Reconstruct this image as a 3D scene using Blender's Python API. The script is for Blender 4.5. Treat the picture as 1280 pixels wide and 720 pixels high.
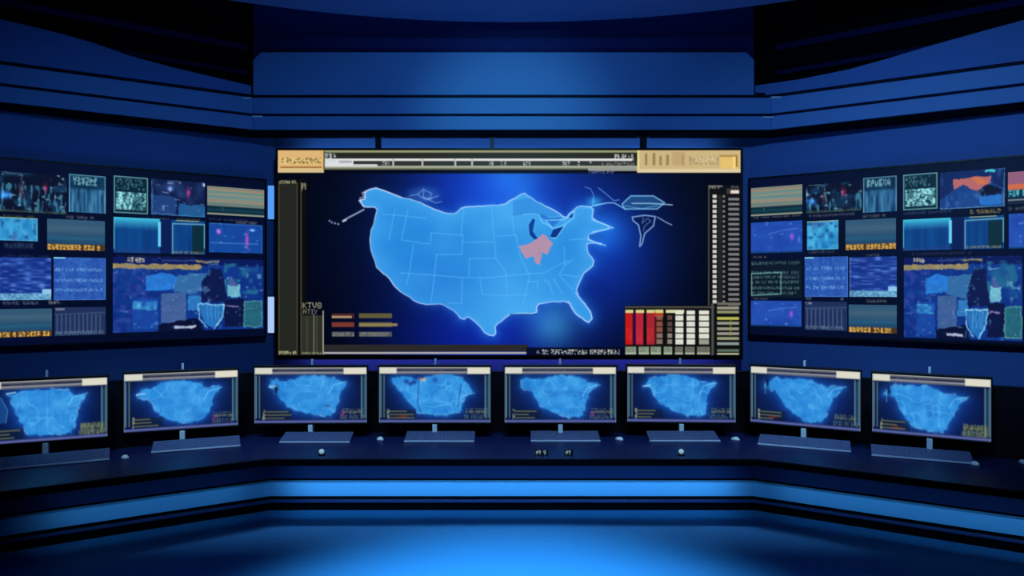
import bpy, bmesh, math, random
import numpy as np
from mathutils import Vector, Matrix

# ------------------------------------------------------------------ scene, camera, light
for o in list(bpy.data.objects): bpy.data.objects.remove(o)
SC = bpy.context.scene
COL = SC.collection
F = 900.0            # focal length in pixels of the 1280 px wide frame
H = 2.25             # eye height
SC.view_settings.view_transform = 'Standard'
SC.view_settings.look = 'None'
SC.view_settings.gamma = 1
SC.view_settings.use_curve_mapping = False
SC.view_settings.exposure = 0.0

cd = bpy.data.cameras.new('camera'); cam = bpy.data.objects.new('camera', cd); COL.objects.link(cam)
cd.sensor_width = 36; cd.lens = 36 * F / 1280
cam.location = (0, 0, H); cam.rotation_euler = (math.radians(90), 0, 0)
SC.camera = cam

w = bpy.data.worlds.new('world'); SC.world = w; w.use_nodes = True
w.node_tree.nodes['Background'].inputs[0].default_value = (0.001, 0.003, 0.010, 1)
w.node_tree.nodes['Background'].inputs[1].default_value = 1.0

def spot(name, loc, aim, watts, deg, blend=1.0, color=(0.22, 0.5, 1.0), size=0.15):
    l = bpy.data.lights.new(name, 'SPOT'); l.energy = watts; l.spot_size = math.radians(deg); l.spot_blend = blend
    l.color = color; l.shadow_soft_size = size
    o = bpy.data.objects.new(name, l); COL.objects.link(o); o.location = loc
    o.rotation_euler = (Vector(aim) - Vector(loc)).to_track_quat('-Z', 'Y').to_euler()
    return o
def area(name, loc, aim, watts, sx, sy, color=(0.15, 0.5, 1.0), spread=180):
    l = bpy.data.lights.new(name, 'AREA'); l.energy = watts; l.shape = 'RECTANGLE'; l.size = sx; l.size_y = sy
    l.color = color; l.spread = math.radians(spread)
    o = bpy.data.objects.new(name, l); COL.objects.link(o); o.location = loc
    d = (Vector(aim) - Vector(loc)).normalized()
    z = -d
    # long axis kept horizontal
    x = Vector((0, 0, 1)).cross(z).normalized(); y = z.cross(x)
    o.rotation_euler = Matrix((x, y, z)).transposed().to_euler()
    return o
BL = (0.19, 0.50, 1.0)
CY = (0.20, 0.78, 1.0)
spot('wash_light_middle', (0, 5.2, 4.6), (0, 8.5, 4.15), 120, 50, 1.0, CY)
spot('wash_light_wide', (0, 1.0, 4.9), (0, 9.0, 3.9), 280, 50, 1.0, BL)
spot('wash_light_left', (-0.3, 2.2, 4.9), (-3.8, 8.0, 2.9), 230, 48, 1.0, BL)
spot('wash_light_right', (1.0, 2.2, 4.9), (4.5, 7.7, 2.9), 580, 58, 1.0, BL)
spot('floor_light', (0, 3.9, 5.1), (0, 4.6, 0), 3400, 50, 0.9, (0.16, 0.62, 0.92), 0.3)
area('desk_flood', (0, 4.4, 5.2), (0, 7.15, 0.75), 26, 8.0, 0.1, (0.35, 0.70, 1.0), 30)  # unseen overhead fill, added to brighten keyboards, mice and poles
spot('uplight', (0, -0.8, 0.3), (0, 6.0, 5.6), 460, 50, 1.0, BL)  # unseen floor lamp behind the camera, added to lift the ceiling disc

# ------------------------------------------------------------------ helpers
def lin(c):
    c = np.asarray(c, dtype=np.float64) / 255.0
    return np.where(c <= 0.04045, c / 12.92, ((c + 0.055) / 1.055) ** 2.4)

def mat(name, col, rough=0.5, metal=0.0, emit=None, es=1.0, spec=0.5, noise=0.0):
    m = bpy.data.materials.new(name); m.use_nodes = True
    nt = m.node_tree; b = nt.nodes['Principled BSDF']
    b.inputs['Base Color'].default_value = (*col, 1)
    b.inputs['Roughness'].default_value = rough
    b.inputs['Metallic'].default_value = metal
    b.inputs['Specular IOR Level'].default_value = spec
    if noise > 0:
        tc = nt.nodes.new('ShaderNodeTexCoord'); n = nt.nodes.new('ShaderNodeTexNoise'); n.inputs['Scale'].default_value = 6
        nt.links.new(tc.outputs['Object'], n.inputs['Vector'])
        mr = nt.nodes.new('ShaderNodeMapRange'); mr.inputs['To Min'].default_value = rough - noise; mr.inputs['To Max'].default_value = rough + noise
        nt.links.new(n.outputs['Fac'], mr.inputs['Value']); nt.links.new(mr.outputs['Result'], b.inputs['Roughness'])
    if emit:
        b.inputs['Emission Color'].default_value = (*emit, 1); b.inputs['Emission Strength'].default_value = es
    return m
M = dict(
    wall=mat('wall_blue_paint', (0.11, 0.22, 0.56), 0.75, noise=0.08, spec=0.2),
    wing=mat('wing_wall_blue_paint', (0.10, 0.20, 0.52), 0.75, noise=0.08, spec=0.2),
    soffit=mat('soffit_blue_panel', (0.12, 0.28, 0.62), 0.55, noise=0.06, spec=0.3),
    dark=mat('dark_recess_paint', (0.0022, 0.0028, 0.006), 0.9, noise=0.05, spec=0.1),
    groove=mat('groove_black', (0.004, 0.006, 0.02), 0.7, noise=0.05, spec=0.2),
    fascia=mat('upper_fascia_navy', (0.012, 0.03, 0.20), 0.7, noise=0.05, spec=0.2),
    ceil=mat('ceiling_black', (0.002, 0.0025, 0.006), 0.9, noise=0.05, spec=0.1),
    disc=mat('ceiling_disc_blue', (0.14, 0.22, 0.48), 0.8, noise=0.05, spec=0.2),
    floor=mat('floor_blue_gloss', (0.07, 0.25, 0.56), 0.38, noise=0.06, spec=0.3),
    desk=mat('desk_navy_laminate', (0.006, 0.012, 0.07), 0.45, noise=0.05, spec=0.3),
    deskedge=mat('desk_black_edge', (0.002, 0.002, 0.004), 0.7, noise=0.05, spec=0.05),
    panel=mat('desk_front_navy', (0.006, 0.014, 0.08), 0.6, noise=0.05, spec=0.2),
    strip=mat('desk_bright_band', (0.25, 0.45, 0.80), 0.5, noise=0.05, spec=0.3),
    rib=mat('recess_rib_navy', (0.005, 0.010, 0.07), 0.8, noise=0.05, spec=0.1),
    trim=mat('desk_violet_trim', (0.04, 0.04, 0.16), 0.4, noise=0.05),
    black=mat('screen_housing_black', (0.003, 0.003, 0.006), 0.45, noise=0.05, spec=0.3),
    steel=mat('pole_pale_metal', (0.75, 0.85, 0.95), 0.35, 0.0, noise=0.05),
    key=mat('keyboard_navy_plastic', (0.07, 0.09, 0.20), 0.5, noise=0.05),
    keylip=mat('keyboard_pale_edge', (0.6, 0.65, 0.85), 0.4, noise=0.05),
    mouse=mat('mouse_pale_plastic', (0.85, 0.88, 0.9), 0.35, noise=0.05),
    lampA=mat('wall_lamp_blue', (0.1, 0.2, 0.3), 0.5, emit=(0.09, 0.33, 0.90), es=1.0),
    lampB=mat('wall_lamp_pale', (0.1, 0.2, 0.3), 0.5, emit=(0.40, 0.58, 0.92), es=1.0),
    led=mat('indicator_glow', (0.2, 0.3, 0.3), 0.4, emit=(0.30, 0.50, 0.62), es=0.7),  # glow put into the desk knobs so they stay bright in the dark
    lampbody=mat('lamp_bar_black', (0.01, 0.01, 0.012), 0.5, noise=0.05),
)
def screen_mat():
    m = bpy.data.materials.new('lit_screen'); m.use_nodes = True; nt = m.node_tree
    b = nt.nodes['Principled BSDF']; b.inputs['Base Color'].default_value = (0.004, 0.004, 0.006, 1)
    b.inputs['Roughness'].default_value = 0.5; b.inputs['Specular IOR Level'].default_value = 0.15
    a = nt.nodes.new('ShaderNodeAttribute'); a.attribute_name = 'picture'
    nt.links.new(a.outputs['Color'], b.inputs['Emission Color']); b.inputs['Emission Strength'].default_value = 1.0
    return m
M['screen'] = screen_mat()

def tag(o, label=None, cat=None, group=None, kind=None):
    if label: o['label'] = label
    if cat: o['category'] = cat
    if group: o['group'] = group
    if kind: o['kind'] = kind
    return o
def empty(name, loc, rz=0.0):
    o = bpy.data.objects.new(name, None); COL.objects.link(o); o.location = loc; o.rotation_euler = (0, 0, rz)
    o.empty_display_size = 0.1
    return o
def link(name, me, m, parent=None, bevel=0.0, smooth=False):
    o = bpy.data.objects.new(name, me); COL.objects.link(o)
    if m is not None: me.materials.append(m)
    if parent is not None: o.parent = parent
    if bevel > 0:
        b = o.modifiers.new('bevel', 'BEVEL'); b.width = bevel; b.segments = 2; b.limit_method = 'ANGLE'
    if smooth:
        for p in me.polygons: p.use_smooth = True
    return o
class MB:
    def __init__(s): s.v = []; s.f = []
    def hexa(s, pts):
        n = len(s.v); s.v += [tuple(p) for p in pts]
        s.f += [tuple(n + i for i in q) for q in ((0, 3, 2, 1), (4, 5, 6, 7), (0, 1, 5, 4), (1, 2, 6, 5), (2, 3, 7, 6), (3, 0, 4, 7))]
    def box(s, x0, x1, y0, y1, z0, z1):
        s.hexa([(x0, y0, z0), (x1, y0, z0), (x1, y1, z0), (x0, y1, z0), (x0, y0, z1), (x1, y0, z1), (x1, y1, z1), (x0, y1, z1)])
    def prism(s, poly, z0, z1):
        n = len(s.v); k = len(poly)
        s.v += [(x, y, z0) for x, y in poly] + [(x, y, z1) for x, y in poly]
        s.f.append(tuple(n + i for i in reversed(range(k)))); s.f.append(tuple(n + k + i for i in range(k)))
        for i in range(k):
            j = (i + 1) % k; s.f.append((n + i, n + j, n + k + j, n + k + i))
    def cyl(s, c, r, z0, z1, seg=20, r2=None):
        r2 = r if r2 is None else r2; n = len(s.v)
        for z, q in ((z0, r), (z1, r2)):
            s.v += [(c[0] + q * math.cos(2 * math.pi * i / seg), c[1] + q * math.sin(2 * math.pi * i / seg), z) for i in range(seg)]
        s.f.append(tuple(n + i for i in reversed(range(seg)))); s.f.append(tuple(n + seg + i for i in range(seg)))
        for i in range(seg):
            j = (i + 1) % seg; s.f.append((n + i, n + j, n + seg + j, n + seg + i))
    def build(s, name, m, parent=None, bevel=0.0, smooth=False):
        me = bpy.data.meshes.new(name); me.from_pydata(s.v, [], s.f); me.update()
        bm = bmesh.new(); bm.from_mesh(me); bmesh.ops.recalc_face_normals(bm, faces=bm.faces); bm.to_mesh(me); bm.free()
        return link(name, me, m, parent, bevel, smooth)
def X(px, Y): return (px - 640) / F * Y
def Z(py, Y): return H - (py - 360) / F * Y

# plan polylines: a middle run parallel to x and two wings that come towards the viewer
def poly3(xc, yc, ang, L):
    a = math.radians(ang)
    return [(-xc - L * math.cos(a), yc - L * math.sin(a)), (-xc, yc), (xc, yc), (xc + L * math.cos(a), yc - L * math.sin(a))]
def band(front, back, z0, z1, mb=None):
    """solid band between two polylines of equal length"""
    mb = mb or MB()
    for i in range(len(front) - 1):
        a, b, c, d = front[i], front[i + 1], back[i + 1], back[i]
        mb.hexa([(*a, z0), (*b, z0), (*c, z0), (*d, z0), (*a, z1), (*b, z1), (*c, z1), (*d, z1)])
    return mb
def off(xc, yc, ang, d):
    """corner moved back by d (away from viewer) parallel to itself"""
    return xc + d * math.tan(math.radians(ang) / 2), yc + d

# ------------------------------------------------------------------ room
WA = 35.0
WX, WY, WL = 2.97, 9.0, 7.0
wl = poly3(WX, WY, WA, WL)
wb = poly3(*off(WX, WY, WA, 0.2), WA, WL)
CEIL = 6.3
def st(o): o['kind'] = 'structure'; return o
mb = MB(); mb.hexa([(*wl[1], 0), (*wl[2], 0), (*wb[2], 0), (*wb[1], 0), (*wl[1], 5.1), (*wl[2], 5.1), (*wb[2], 5.1), (*wb[1], 5.1)])
st(mb.build('wall_back', M['wall']))
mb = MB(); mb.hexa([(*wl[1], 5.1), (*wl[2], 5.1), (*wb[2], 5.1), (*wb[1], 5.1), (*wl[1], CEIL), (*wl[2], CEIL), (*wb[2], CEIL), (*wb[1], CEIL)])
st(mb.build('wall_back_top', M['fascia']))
for nm, i in (('left', 0), ('right', 2)):
    mb = MB(); a, b, c, d = wl[i], wl[i + 1], wb[i + 1], wb[i]
    mb.hexa([(*a, 0), (*b, 0), (*c, 0), (*d, 0), (*a, 4.6), (*b, 4.6), (*c, 4.6), (*d, 4.6)])
    st(mb.build('wall_' + nm, M['wing']))
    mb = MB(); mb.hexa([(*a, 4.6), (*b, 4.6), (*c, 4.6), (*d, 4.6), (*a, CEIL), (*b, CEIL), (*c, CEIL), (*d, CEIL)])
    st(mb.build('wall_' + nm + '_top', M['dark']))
ex, ey = wl[3]
for nm, s in (('left', -1), ('right', 1)):
    mb = MB(); x0, x1 = sorted((s * ex, s * (ex + 0.2))); mb.box(x0, x1, -3, ey + 0.15, 0, CEIL)
    st(mb.build('wall_side_' + nm, M['dark']))
mb = MB(); mb.box(-ex - .2, ex + .2, -3.2, -3, 0, CEIL); st(mb.build('wall_front', M['dark']))
mb = MB(); mb.box(-ex - .3, ex + .3, -3.3, 10, -0.1, 0); st(mb.build('floor', M['floor']))
mb = MB(); mb.box(-ex - .3, ex + .3, -3.3, 10, CEIL, CEIL + .1); st(mb.build('ceiling', M['ceil']))
# round dropped ceiling disc
mb = MB(); mb.cyl((0, 0.8), 7.38, 5.27, 5.33, 128); d = mb.build('trim_ceiling_disc', M['disc']); st(d)
mb = MB(); mb.cyl((0, 0.8), 7.30, 5.33, CEIL, 96); st(mb.build('trim_ceiling_disc_core', M['ceil']))

# stepped soffit
SA = 31.5
def soffit(name, yf, z0, z1, m, xc=3.04, mid=True, wings=True, depth=0.35, bev=0.008):
    f = poly3(xc + (yf - 8.45) * 0.3, yf, SA, 5.5); b = poly3(xc + (yf - 8.45) * 0.3 + depth * 0.28, yf + depth, SA, 5.5)
    mb = MB()
    for i in range(3):
        if (i == 1 and not mid) or (i != 1 and not wings): continue
        p, q, r, s = f[i], f[i + 1], b[i + 1], b[i]
        mb.hexa([(*p, z0), (*q, z0), (*r, z0), (*s, z0), (*p, z1), (*q, z1), (*r, z1), (*s, z1)])
    return st(mb.build(name, m, bevel=bev))
zA1, zA0 = Z(65, 8.5), Z(118.5, 8.5)
zB1, zB0 = Z(122, 8.47), Z(142, 8.47)
zC1, zC0 = Z(145, 8.45), Z(162, 8.45)
soffit('trim_soffit_lower_tier', 8.45, zC0, zC1, M['soffit'])
soffit('trim_soffit_middle_tier', 8.47, zB0, zB1, M['soffit'])
soffit('trim_soffit_groove', 8.52, zC0 + .03, zA0 + .03, M['groove'], bev=0)
soffit('trim_soffit_underside', 8.47, zC0 - .035, zC0 + .001, M['dark'], bev=0, depth=.30)  # shade under the soffit is put into this near-black colour
# upper middle box with chamfered top corners
yA = 8.5; xl, xr = X(316, yA), X(943, yA); ch = .09
mb = MB()
prof = [(xl, zA0), (xr, zA0), (xr, zA1 - ch), (xr - ch, zA1), (xl + ch, zA1), (xl, zA1 - ch)]
n = len(prof)
mb.v = [(x, yA, z) for x, z in prof] + [(x, yA + .42, z) for x, z in prof]
mb.f = [tuple(range(n)), tuple(range(2 * n - 1, n - 1, -1))] + [(i, (i + 1) % n, n + (i + 1) % n, n + i) for i in range(n)]
st(mb.build('trim_soffit_box', M['soffit'], bevel=.01))
# upper wing panels whose top edge sweeps up towards the viewer
def wing_hit(px, cx, cy, ang, side):
    """distance along the wing run where the sight line of a pixel column meets it"""
    a = math.radians(ang); k = (px - 640) / F
    # side*(cx + t cos) = k*(cy - t sin)
    t = (k * cy - side * cx) / (side * math.cos(a) + k * math.sin(a))
    return t
for side, nm, pts in ((-1, 'left', [(314, 107), (270, 97), (215, 84), (160, 69), (115, 53), (80, 43), (40, 33), (0, 24), (-60, 12)]),
                      (1, 'right', [(944, 107), (1000, 99), (1060, 87), (1110, 73), (1160, 58), (1210, 44), (1250, 33), (1280, 25), (1340, 10)])):
    cx, cy = 3.05, 8.49; a = math.radians(SA)
    top = []; 
    for px, py in pts:
        t = wing_hit(px, cx, cy, SA, side); Y = cy - t * math.sin(a); top.append((side * (cx + t * math.cos(a)), Y, Z(py, Y)))
    nx, ny = side * math.sin(a) * .12, math.cos(a) * .12
    mb = MB(); k = len(top)
    for dx, dy in ((0, 0), (nx, ny)):
        for x, y, z in top: mb.v.append((x + dx, y + dy, z))
        for x, y, z in top: mb.v.append((x + dx, y + dy, zA0))
    for i in range(k - 1):
        mb.f += [(i, i + 1, k + i + 1, k + i), (2 * k + i, 2 * k + i + 1, 3 * k + i + 1, 3 * k + i), (i, i + 1, 2 * k + i + 1, 2 * k + i), (k + i, k + i + 1, 3 * k + i + 1, 3 * k + i)]
    mb.f += [(0, k, 3 * k, 2 * k), (k - 1, 2 * k - 1, 4 * k - 1, 3 * k - 1)]
    st(mb.build('trim_wing_panel_' + nm, M['wing']))
    # dim ribs running along the recess over the wing
    for z0, z1 in ((4.83, 4.88), (5.13, 5.20)):
        p = [(side * 3.2, 8.72), (side * 6.6, 8.72 - 3.4 * .70)]; q = [(x, y + .05) for x, y in p]
        st(band(p, q, z0, z1).build('trim_recess_rib_' + nm, M['rib']))
mb = MB(); mb.box(X(317, 8.8), X(942, 8.8), 8.80, 8.86, 5.0, 5.75); st(mb.build('trim_fascia', M['fascia']))

# small corner glints on the soffit, put in as pale bars
for i, (px, py) in enumerate(((308, 123), (322, 146), (970, 122), (960, 147))):
    Y = 8.43; mb = MB(); x = X(px, Y); z = Z(py, Y); mb.box(x - .06, x + .06, Y - .02, Y + .1, z - .01, z + .01)
    tag(mb.build('joint_cap', M['steel'], bevel=.004),
        ['small metal joint cap under the upper left corner of the soffit', 'small metal joint cap at the lower groove, left corner of the soffit',
         'small metal joint cap under the upper right corner of the soffit', 'small metal joint cap at the lower groove, right corner of the soffit'][i], 'trim cap', 'metal joint caps on the soffit corners')

# ------------------------------------------------------------------ picture painting for the lit screens (what the displays show)
class Cv:
    def __init__(s, x0, y0, x1, y1, sc, bg=(0, 0, 0)):
        s.x0, s.y0, s.x1, s.y1 = x0, y0, x1, y1
        s.w = max(4, int(round((x1 - x0) * sc))); s.h = max(4, int(round((y1 - y0) * sc)))
        gx = x0 + (np.arange(s.w) + .5) * (x1 - x0) / s.w; gy = y0 + (np.arange(s.h) + .5) * (y1 - y0) / s.h
        s.gx, s.gy = np.meshgrid(gx, gy); s.sc = sc
        s.a = np.zeros((s.h, s.w, 3)) + np.array(bg, float)
        s.rg = np.random.default_rng(int(abs(x0 * 7 + y0 * 13)) + 5)
    def mix(s, m, c): s.a = s.a * (1 - m[..., None]) + np.array(c, float) * m[..., None]
    def rect(s, x0, y0, x1, y1, c, al=1.0):
        e = .5 / s.sc
        m = np.clip((s.gx - x0 + e) / (2 * e), 0, 1) * np.clip((x1 - s.gx + e) / (2 * e), 0, 1) * np.clip((s.gy - y0 + e) / (2 * e), 0, 1) * np.clip((y1 - s.gy + e) / (2 * e), 0, 1)
        s.mix(m * al, c)
    def inside(s, P):
        ins = np.zeros(s.gx.shape, bool); n = len(P)
        for i in range(n):
            xa, ya = P[i]; xb, yb = P[(i + 1) % n]
            if ya == yb: continue
            c = ((ya > s.gy) != (yb > s.gy)) & (s.gx < (xb - xa) * (s.gy - ya) / (yb - ya) + xa)
            ins ^= c
        return ins
    def dist(s, P, closed=False):
        d = np.full(s.gx.shape, 1e9); n = len(P)
        for i in range(n if closed else n - 1):
            xa, ya = P[i]; xb, yb = P[(i + 1) % n]; dx, dy = xb - xa, yb - ya; L = dx * dx + dy * dy + 1e-9
            t = np.clip(((s.gx - xa) * dx + (s.gy - ya) * dy) / L, 0, 1)
            d = np.minimum(d, np.hypot(s.gx - xa - t * dx, s.gy - ya - t * dy))
        return d
    def poly(s, P, c, al=1.0): s.mix(s.inside(P) * al, c)
    def line(s, P, c, wd=1.0, al=1.0, closed=False):
        s.mix(np.clip((wd / 2 + .5 - s.dist(P, closed)), 0, 1) * al, c)
    def glow(s, x, y, rx, ry, c, al=1.0):
        m = np.exp(-(((s.gx - x) / rx) ** 2 + ((s.gy - y) / ry) ** 2)) * al
        s.a = s.a + m[..., None] * np.array(c, float)
    def noise(s, cx, cy):
        """smooth value noise with cells cx by cy"""
        nx = int((s.x1 - s.x0) / cx) + 3; ny = int((s.y1 - s.y0) / cy) + 3
        g = s.rg.random((ny, nx)); u = (s.gx - s.x0) / cx; v = (s.gy - s.y0) / cy
        i = u.astype(int); j = v.astype(int); fu = u - i; fv = v - j; fu = fu * fu * (3 - 2 * fu); fv = fv * fv * (3 - 2 * fv)
        return (g[j, i] * (1 - fu) + g[j, i + 1] * fu) * (1 - fv) + (g[j + 1, i] * (1 - fu) + g[j + 1, i + 1] * fu) * fv
    def mask(s, x0, y0, x1, y1): return ((s.gx >= x0) & (s.gx < x1) & (s.gy >= y0) & (s.gy < y1)).astype(float)
    def glyphs(s, x0, y0, x1, y1, c, cw=3.0, al=1.0, dens=.62):
        """illegible little characters"""
        x = x0
        while x + cw * .8 <= x1:
            for j in range(5):
                for i in range(3):
                    if s.rg.random() < dens:
                        s.rect(x + i * cw * .27, y0 + j * (y1 - y0) / 5, x + (i + 1) * cw * .27, y0 + (j + 1) * (y1 - y0) / 5, c, al)
            x += cw * (1 if s.rg.random() > .12 else 1.6)
FONT = {'K': '10001 10010 10100 11000 10100 10010 10001', 'T': '11111 00100 00100 00100 00100 00100 00100', 'V': '10001 10001 10001 10001 01010 01010 00100',
        '8': '01110 10001 10001 01110 10001 10001 01110', 'A': '01110 10001 10001 11111 10001 10001 10001', 'Y': '10001 10001 01010 00100 00100 00100 00100', 'I': '111 010 010 010 010 010 111'}
def text(cv, st_, x, y, h, c, al=1.0):
    u = h / 7
    for chh in st_:
        if chh == ' ': x += 3 * u; continue
        rows = FONT[chh].split()
        for j, r in enumerate(rows):
            for i, b in enumerate(r):
                if b == '1': cv.rect(x + i * u, y + j * u, x + (i + 1) * u, y + (j + 1) * u, c, al)
        x += (len(rows[0]) + 1) * u

def soften(P, it=1):
    for _ in range(it):
        Q = []
        for i in range(len(P)):
            a_, b_ = P[i], P[(i + 1) % len(P)]
            Q += [(a_[0] * .8 + b_[0] * .2, a_[1] * .8 + b_[1] * .2), (a_[0] * .2 + b_[0] * .8, a_[1] * .2 + b_[1] * .8)]
        P = Q
    return P
def jitter(P, step, amp, seed=1):
    r = random.Random(seed); Q = []
    for i in range(len(P)):
        a_, b_ = P[i], P[(i + 1) % len(P)]; L = math.hypot(b_[0] - a_[0], b_[1] - a_[1]); n_ = max(1, int(L / step))
        for k_ in range(n_):
            t = k_ / n_; Q.append((a_[0] + (b_[0] - a_[0]) * t + r.uniform(-amp, amp), a_[1] + (b_[1] - a_[1]) * t + r.uniform(-amp, amp)))
    return Q
def screen_mesh(name, cv, w_, h_, parent=None, y=0.0, x0=None, z0=0.0, blur=True):
    """flat lit panel, w_ by h_ metres, standing in the local x-z plane and facing -y"""
    a = np.clip(cv.a, 0, 255)
    for _ in range(int(blur)):
        p = np.pad(a, ((1, 1), (1, 1), (0, 0)), mode='edge')
        a = (p[1:-1, 1:-1] * 4 + p[:-2, 1:-1] + p[2:, 1:-1] + p[1:-1, :-2] + p[1:-1, 2:]) / 8
    c = lin(a); hh, ww = cv.h, cv.w
    x0 = -w_ / 2 if x0 is None else x0
    gx = x0 + np.linspace(0, 1, ww) * w_; gz = z0 + h_ - np.linspace(0, 1, hh) * h_
    V = np.zeros((hh, ww, 3)); V[..., 0] = gx[None, :]; V[..., 1] = y; V[..., 2] = gz[:, None]
    me = bpy.data.meshes.new(name); me.vertices.add(hh * ww); me.vertices.foreach_set('co', V.astype(np.float32).ravel())
    idx = np.arange(hh * ww).reshape(hh, ww)
    q = np.stack([idx[:-1, :-1], idx[1:, :-1], idx[1:, 1:], idx[:-1, 1:]], -1).reshape(-1, 4); nq = len(q)
    me.loops.add(nq * 4); me.loops.foreach_set('vertex_index', q.ravel().astype(np.int32))
    me.polygons.add(nq); me.polygons.foreach_set('loop_start', (np.arange(nq) * 4).astype(np.int32))
    me.update(calc_edges=True)
    at = me.color_attributes.new('picture', 'FLOAT_COLOR', 'POINT')
    cc = np.ones((hh * ww, 4), np.float32); cc[:, :3] = c.reshape(-1, 3); at.data.foreach_set('color', cc.ravel())
    return link(name, me, M['screen'], parent)

# ---- the big map picture, drawn in the photograph's pixel units
def paint_main():
    cv = Cv(347.5, 188, 925.5, 444, 1.6, (1, 1, 9))
    G = cv.glow
    G(640, 320, 165, 150, (5, 34, 135)); G(615, 225, 110, 55, (8, 30, 95)); G(640, 220, 40, 40, (16, 50, 30)); G(755, 290, 30, 26, (14, 50, 60)); G(775, 310, 60, 80, (6, 22, 62))
    G(690, 405, 30, 30, (36, 84, 60)); G(590, 430, 110, 50, (4, 10, 60));  G(640, 320, 160, 120, (4, 6, 10))
    US = [(455.6, 259), (449.4, 251), (457, 248), (455.6, 240.3), (463.4, 236.4), (471, 235.3), (487, 241), (502.5, 247.3), (515, 249.7), (527.5, 254.4), (546, 263), (558.8, 266.9), (569.7, 266.6),
          (579, 259), (596, 257.8), (629, 256.3), (640, 249.7), (654, 241), (662, 245.8), (672.8, 253.6), (688.4, 260.6), (702.5, 269.2), (708.8, 273), (712, 267), (722.8, 257.5), (741.6, 258.5),
          (740, 274.7), (766.6, 284.8), (737, 292), (735, 299.7), (755.6, 306), (733.8, 303), (733.8, 313.8), (744.5, 329), (727, 344.4), (719.3, 365.8), (737.7, 388.8), (740, 398), (735.4, 403.3),
          (719.3, 391.8), (710, 376.5), (685.7, 377.3), (670.4, 380.4), (671, 391.8), (638.3, 391.8), (629, 399.5), (619, 405.6), (620.4, 419.3), (608, 417.8), (597.5, 405.6), (585.3, 394.9), (578.4, 400),
          (564, 385.7), (551.7, 379.6), (536.4, 381), (521, 377.3), (502.8, 365.8), (491.3, 356), (486, 346.7), (472.2, 336.8), (467, 323), (463.4, 310), (462.7, 290.3), (468, 277.8), (472, 259)]
    SM = jitter(soften(US), 5, .55)
    ins = cv.inside(SM); d = cv.dist(SM, True)
    out = np.exp(-d / 7) * (~ins) * .55; cv.mix(out * np.clip((cv.gx - 480) / 90, 0.1, 1), (40, 130, 235))
    cv.mix(ins * 1.0, (42, 140, 222)); cv.mix(ins * np.exp(-d / 12) * .5, (82, 178, 248))
    cv.mix(ins * np.exp(-(((cv.gx - 560) / 70) ** 2 + ((cv.gy - 355) / 45) ** 2)) * .5, (36, 122, 214))
    cv.mix(ins * np.exp(-(((cv.gx - 640) / 50) ** 2 + ((cv.gy - 370) / 45) ** 2)) * .55, (86, 186, 250))
    cv.mix(ins * np.exp(-(((cv.gx - 650) / 60) ** 2 + ((cv.gy - 270) / 30) ** 2)) * .5, (84, 186, 250))
    cv.mix(ins * (cv.noise(26, 20) - .4) * .18, (110, 200, 255)); 
    ln = (100, 190, 252)
    for P in ([(478, 268), (507, 270), (533, 273)], [(510, 262), (502, 300), (528, 304), (538, 305), (539, 291)], [(517, 306), (512, 340), (508, 356)], [(539, 291), (579, 294), (577, 318), (545, 318)], [(500, 341), (545, 344), (580, 347), (612, 347), (650, 343)],
              [(546, 318), (543, 345), (539, 377)], [(580, 260), (576, 296)], [(578, 303), (617, 302)], [(614, 258), (618, 300), (620, 323)], [(587, 323), (586, 345)], [(587, 323), (620, 323), (632, 340), (634, 366)], [(578, 347), (577, 379), (560, 379)],
              [(600, 348), (603, 368), (636, 369), (660, 368)], [(620, 295), (645, 294)], [(645, 294), (650, 320), (662, 345), (654, 380)], [(650, 343), (680, 341), (700, 330), (712, 326)], [(705, 308), (706, 332), (699, 343), (725, 346)],
              [(699, 344), (716, 362)], [(680, 350), (686, 353), (691, 368)], [(692, 348), (702, 366)], [(660, 352), (672, 352), (672, 360)], [(640, 270), (643, 295)], [(706, 332), (716, 324)], [(712, 300), (735, 298)], [(494, 262), (486, 300)]):
        cv.line(P, ln, 1.0, .6)
    # lakes, pink region
    o8 = lambda L: [(640 + a / 6.4, 220 + b / 6.4) for a, b in L]
    cv.poly(o8([(165, 335), (130, 390), (135, 470), (175, 512), (205, 500), (165, 440), (185, 345)]), (14, 62, 150)); cv.line(o8([(185, 345), (165, 335), (130, 390), (135, 470), (175, 512)]), (110, 200, 255), 1, .7)
    cv.poly(o8([(215, 330), (260, 345), (330, 410), (400, 330), (300, 335), (230, 300)]), (40, 120, 215)); cv.line(o8([(90, 310), (150, 300), (215, 310), (240, 370), (320, 410)]), (130, 215, 255), 1.1, .8)
    cv.poly(o8([(330, 430), (410, 405), (360, 490), (300, 495)]), (10, 50, 130)); cv.line(o8([(270, 355), (420, 350), (460, 300), (500, 285), (490, 340), (400, 400), (320, 420), (270, 355)]), (150, 220, 255), 1.1, .8)
    cv.line(o8([(430, 390), (350, 500), (300, 490)]), (150, 220, 255), 1, .8); cv.poly(o8([(450, 330), (495, 295), (480, 335)]), (14, 60, 150))
    cv.poly([(641, 251), (662, 247), (688, 261), (702, 269), (690, 271), (664, 267), (641, 270)], (44, 128, 214), .55); cv.poly(jitter(o8([(55, 560), (140, 545), (180, 515), (250, 462), (290, 500), (330, 540), (280, 630), (240, 610), (220, 705), (190, 700), (170, 640), (110, 660), (80, 620)]), 3, .9), (200, 144, 162), .86)
    cv.line(o8([(215, 560), (220, 650)]), (150, 120, 150), .8, .6)
    # coastline
    k = US.index((741.6, 258.5))
    cv.mix(np.clip(1.15 - d, 0, 1) * (.6 + .4 * cv.noise(18, 14)), (186, 216, 255))
    wc = [p for p in US if p[0] < 530 and p[1] > 255]; cv.line(US[:8], (190, 210, 250), 1.4, .8); 
    cv.line(US[35:39] + US[39:41], (170, 200, 255), 1.4, .8)
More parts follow.
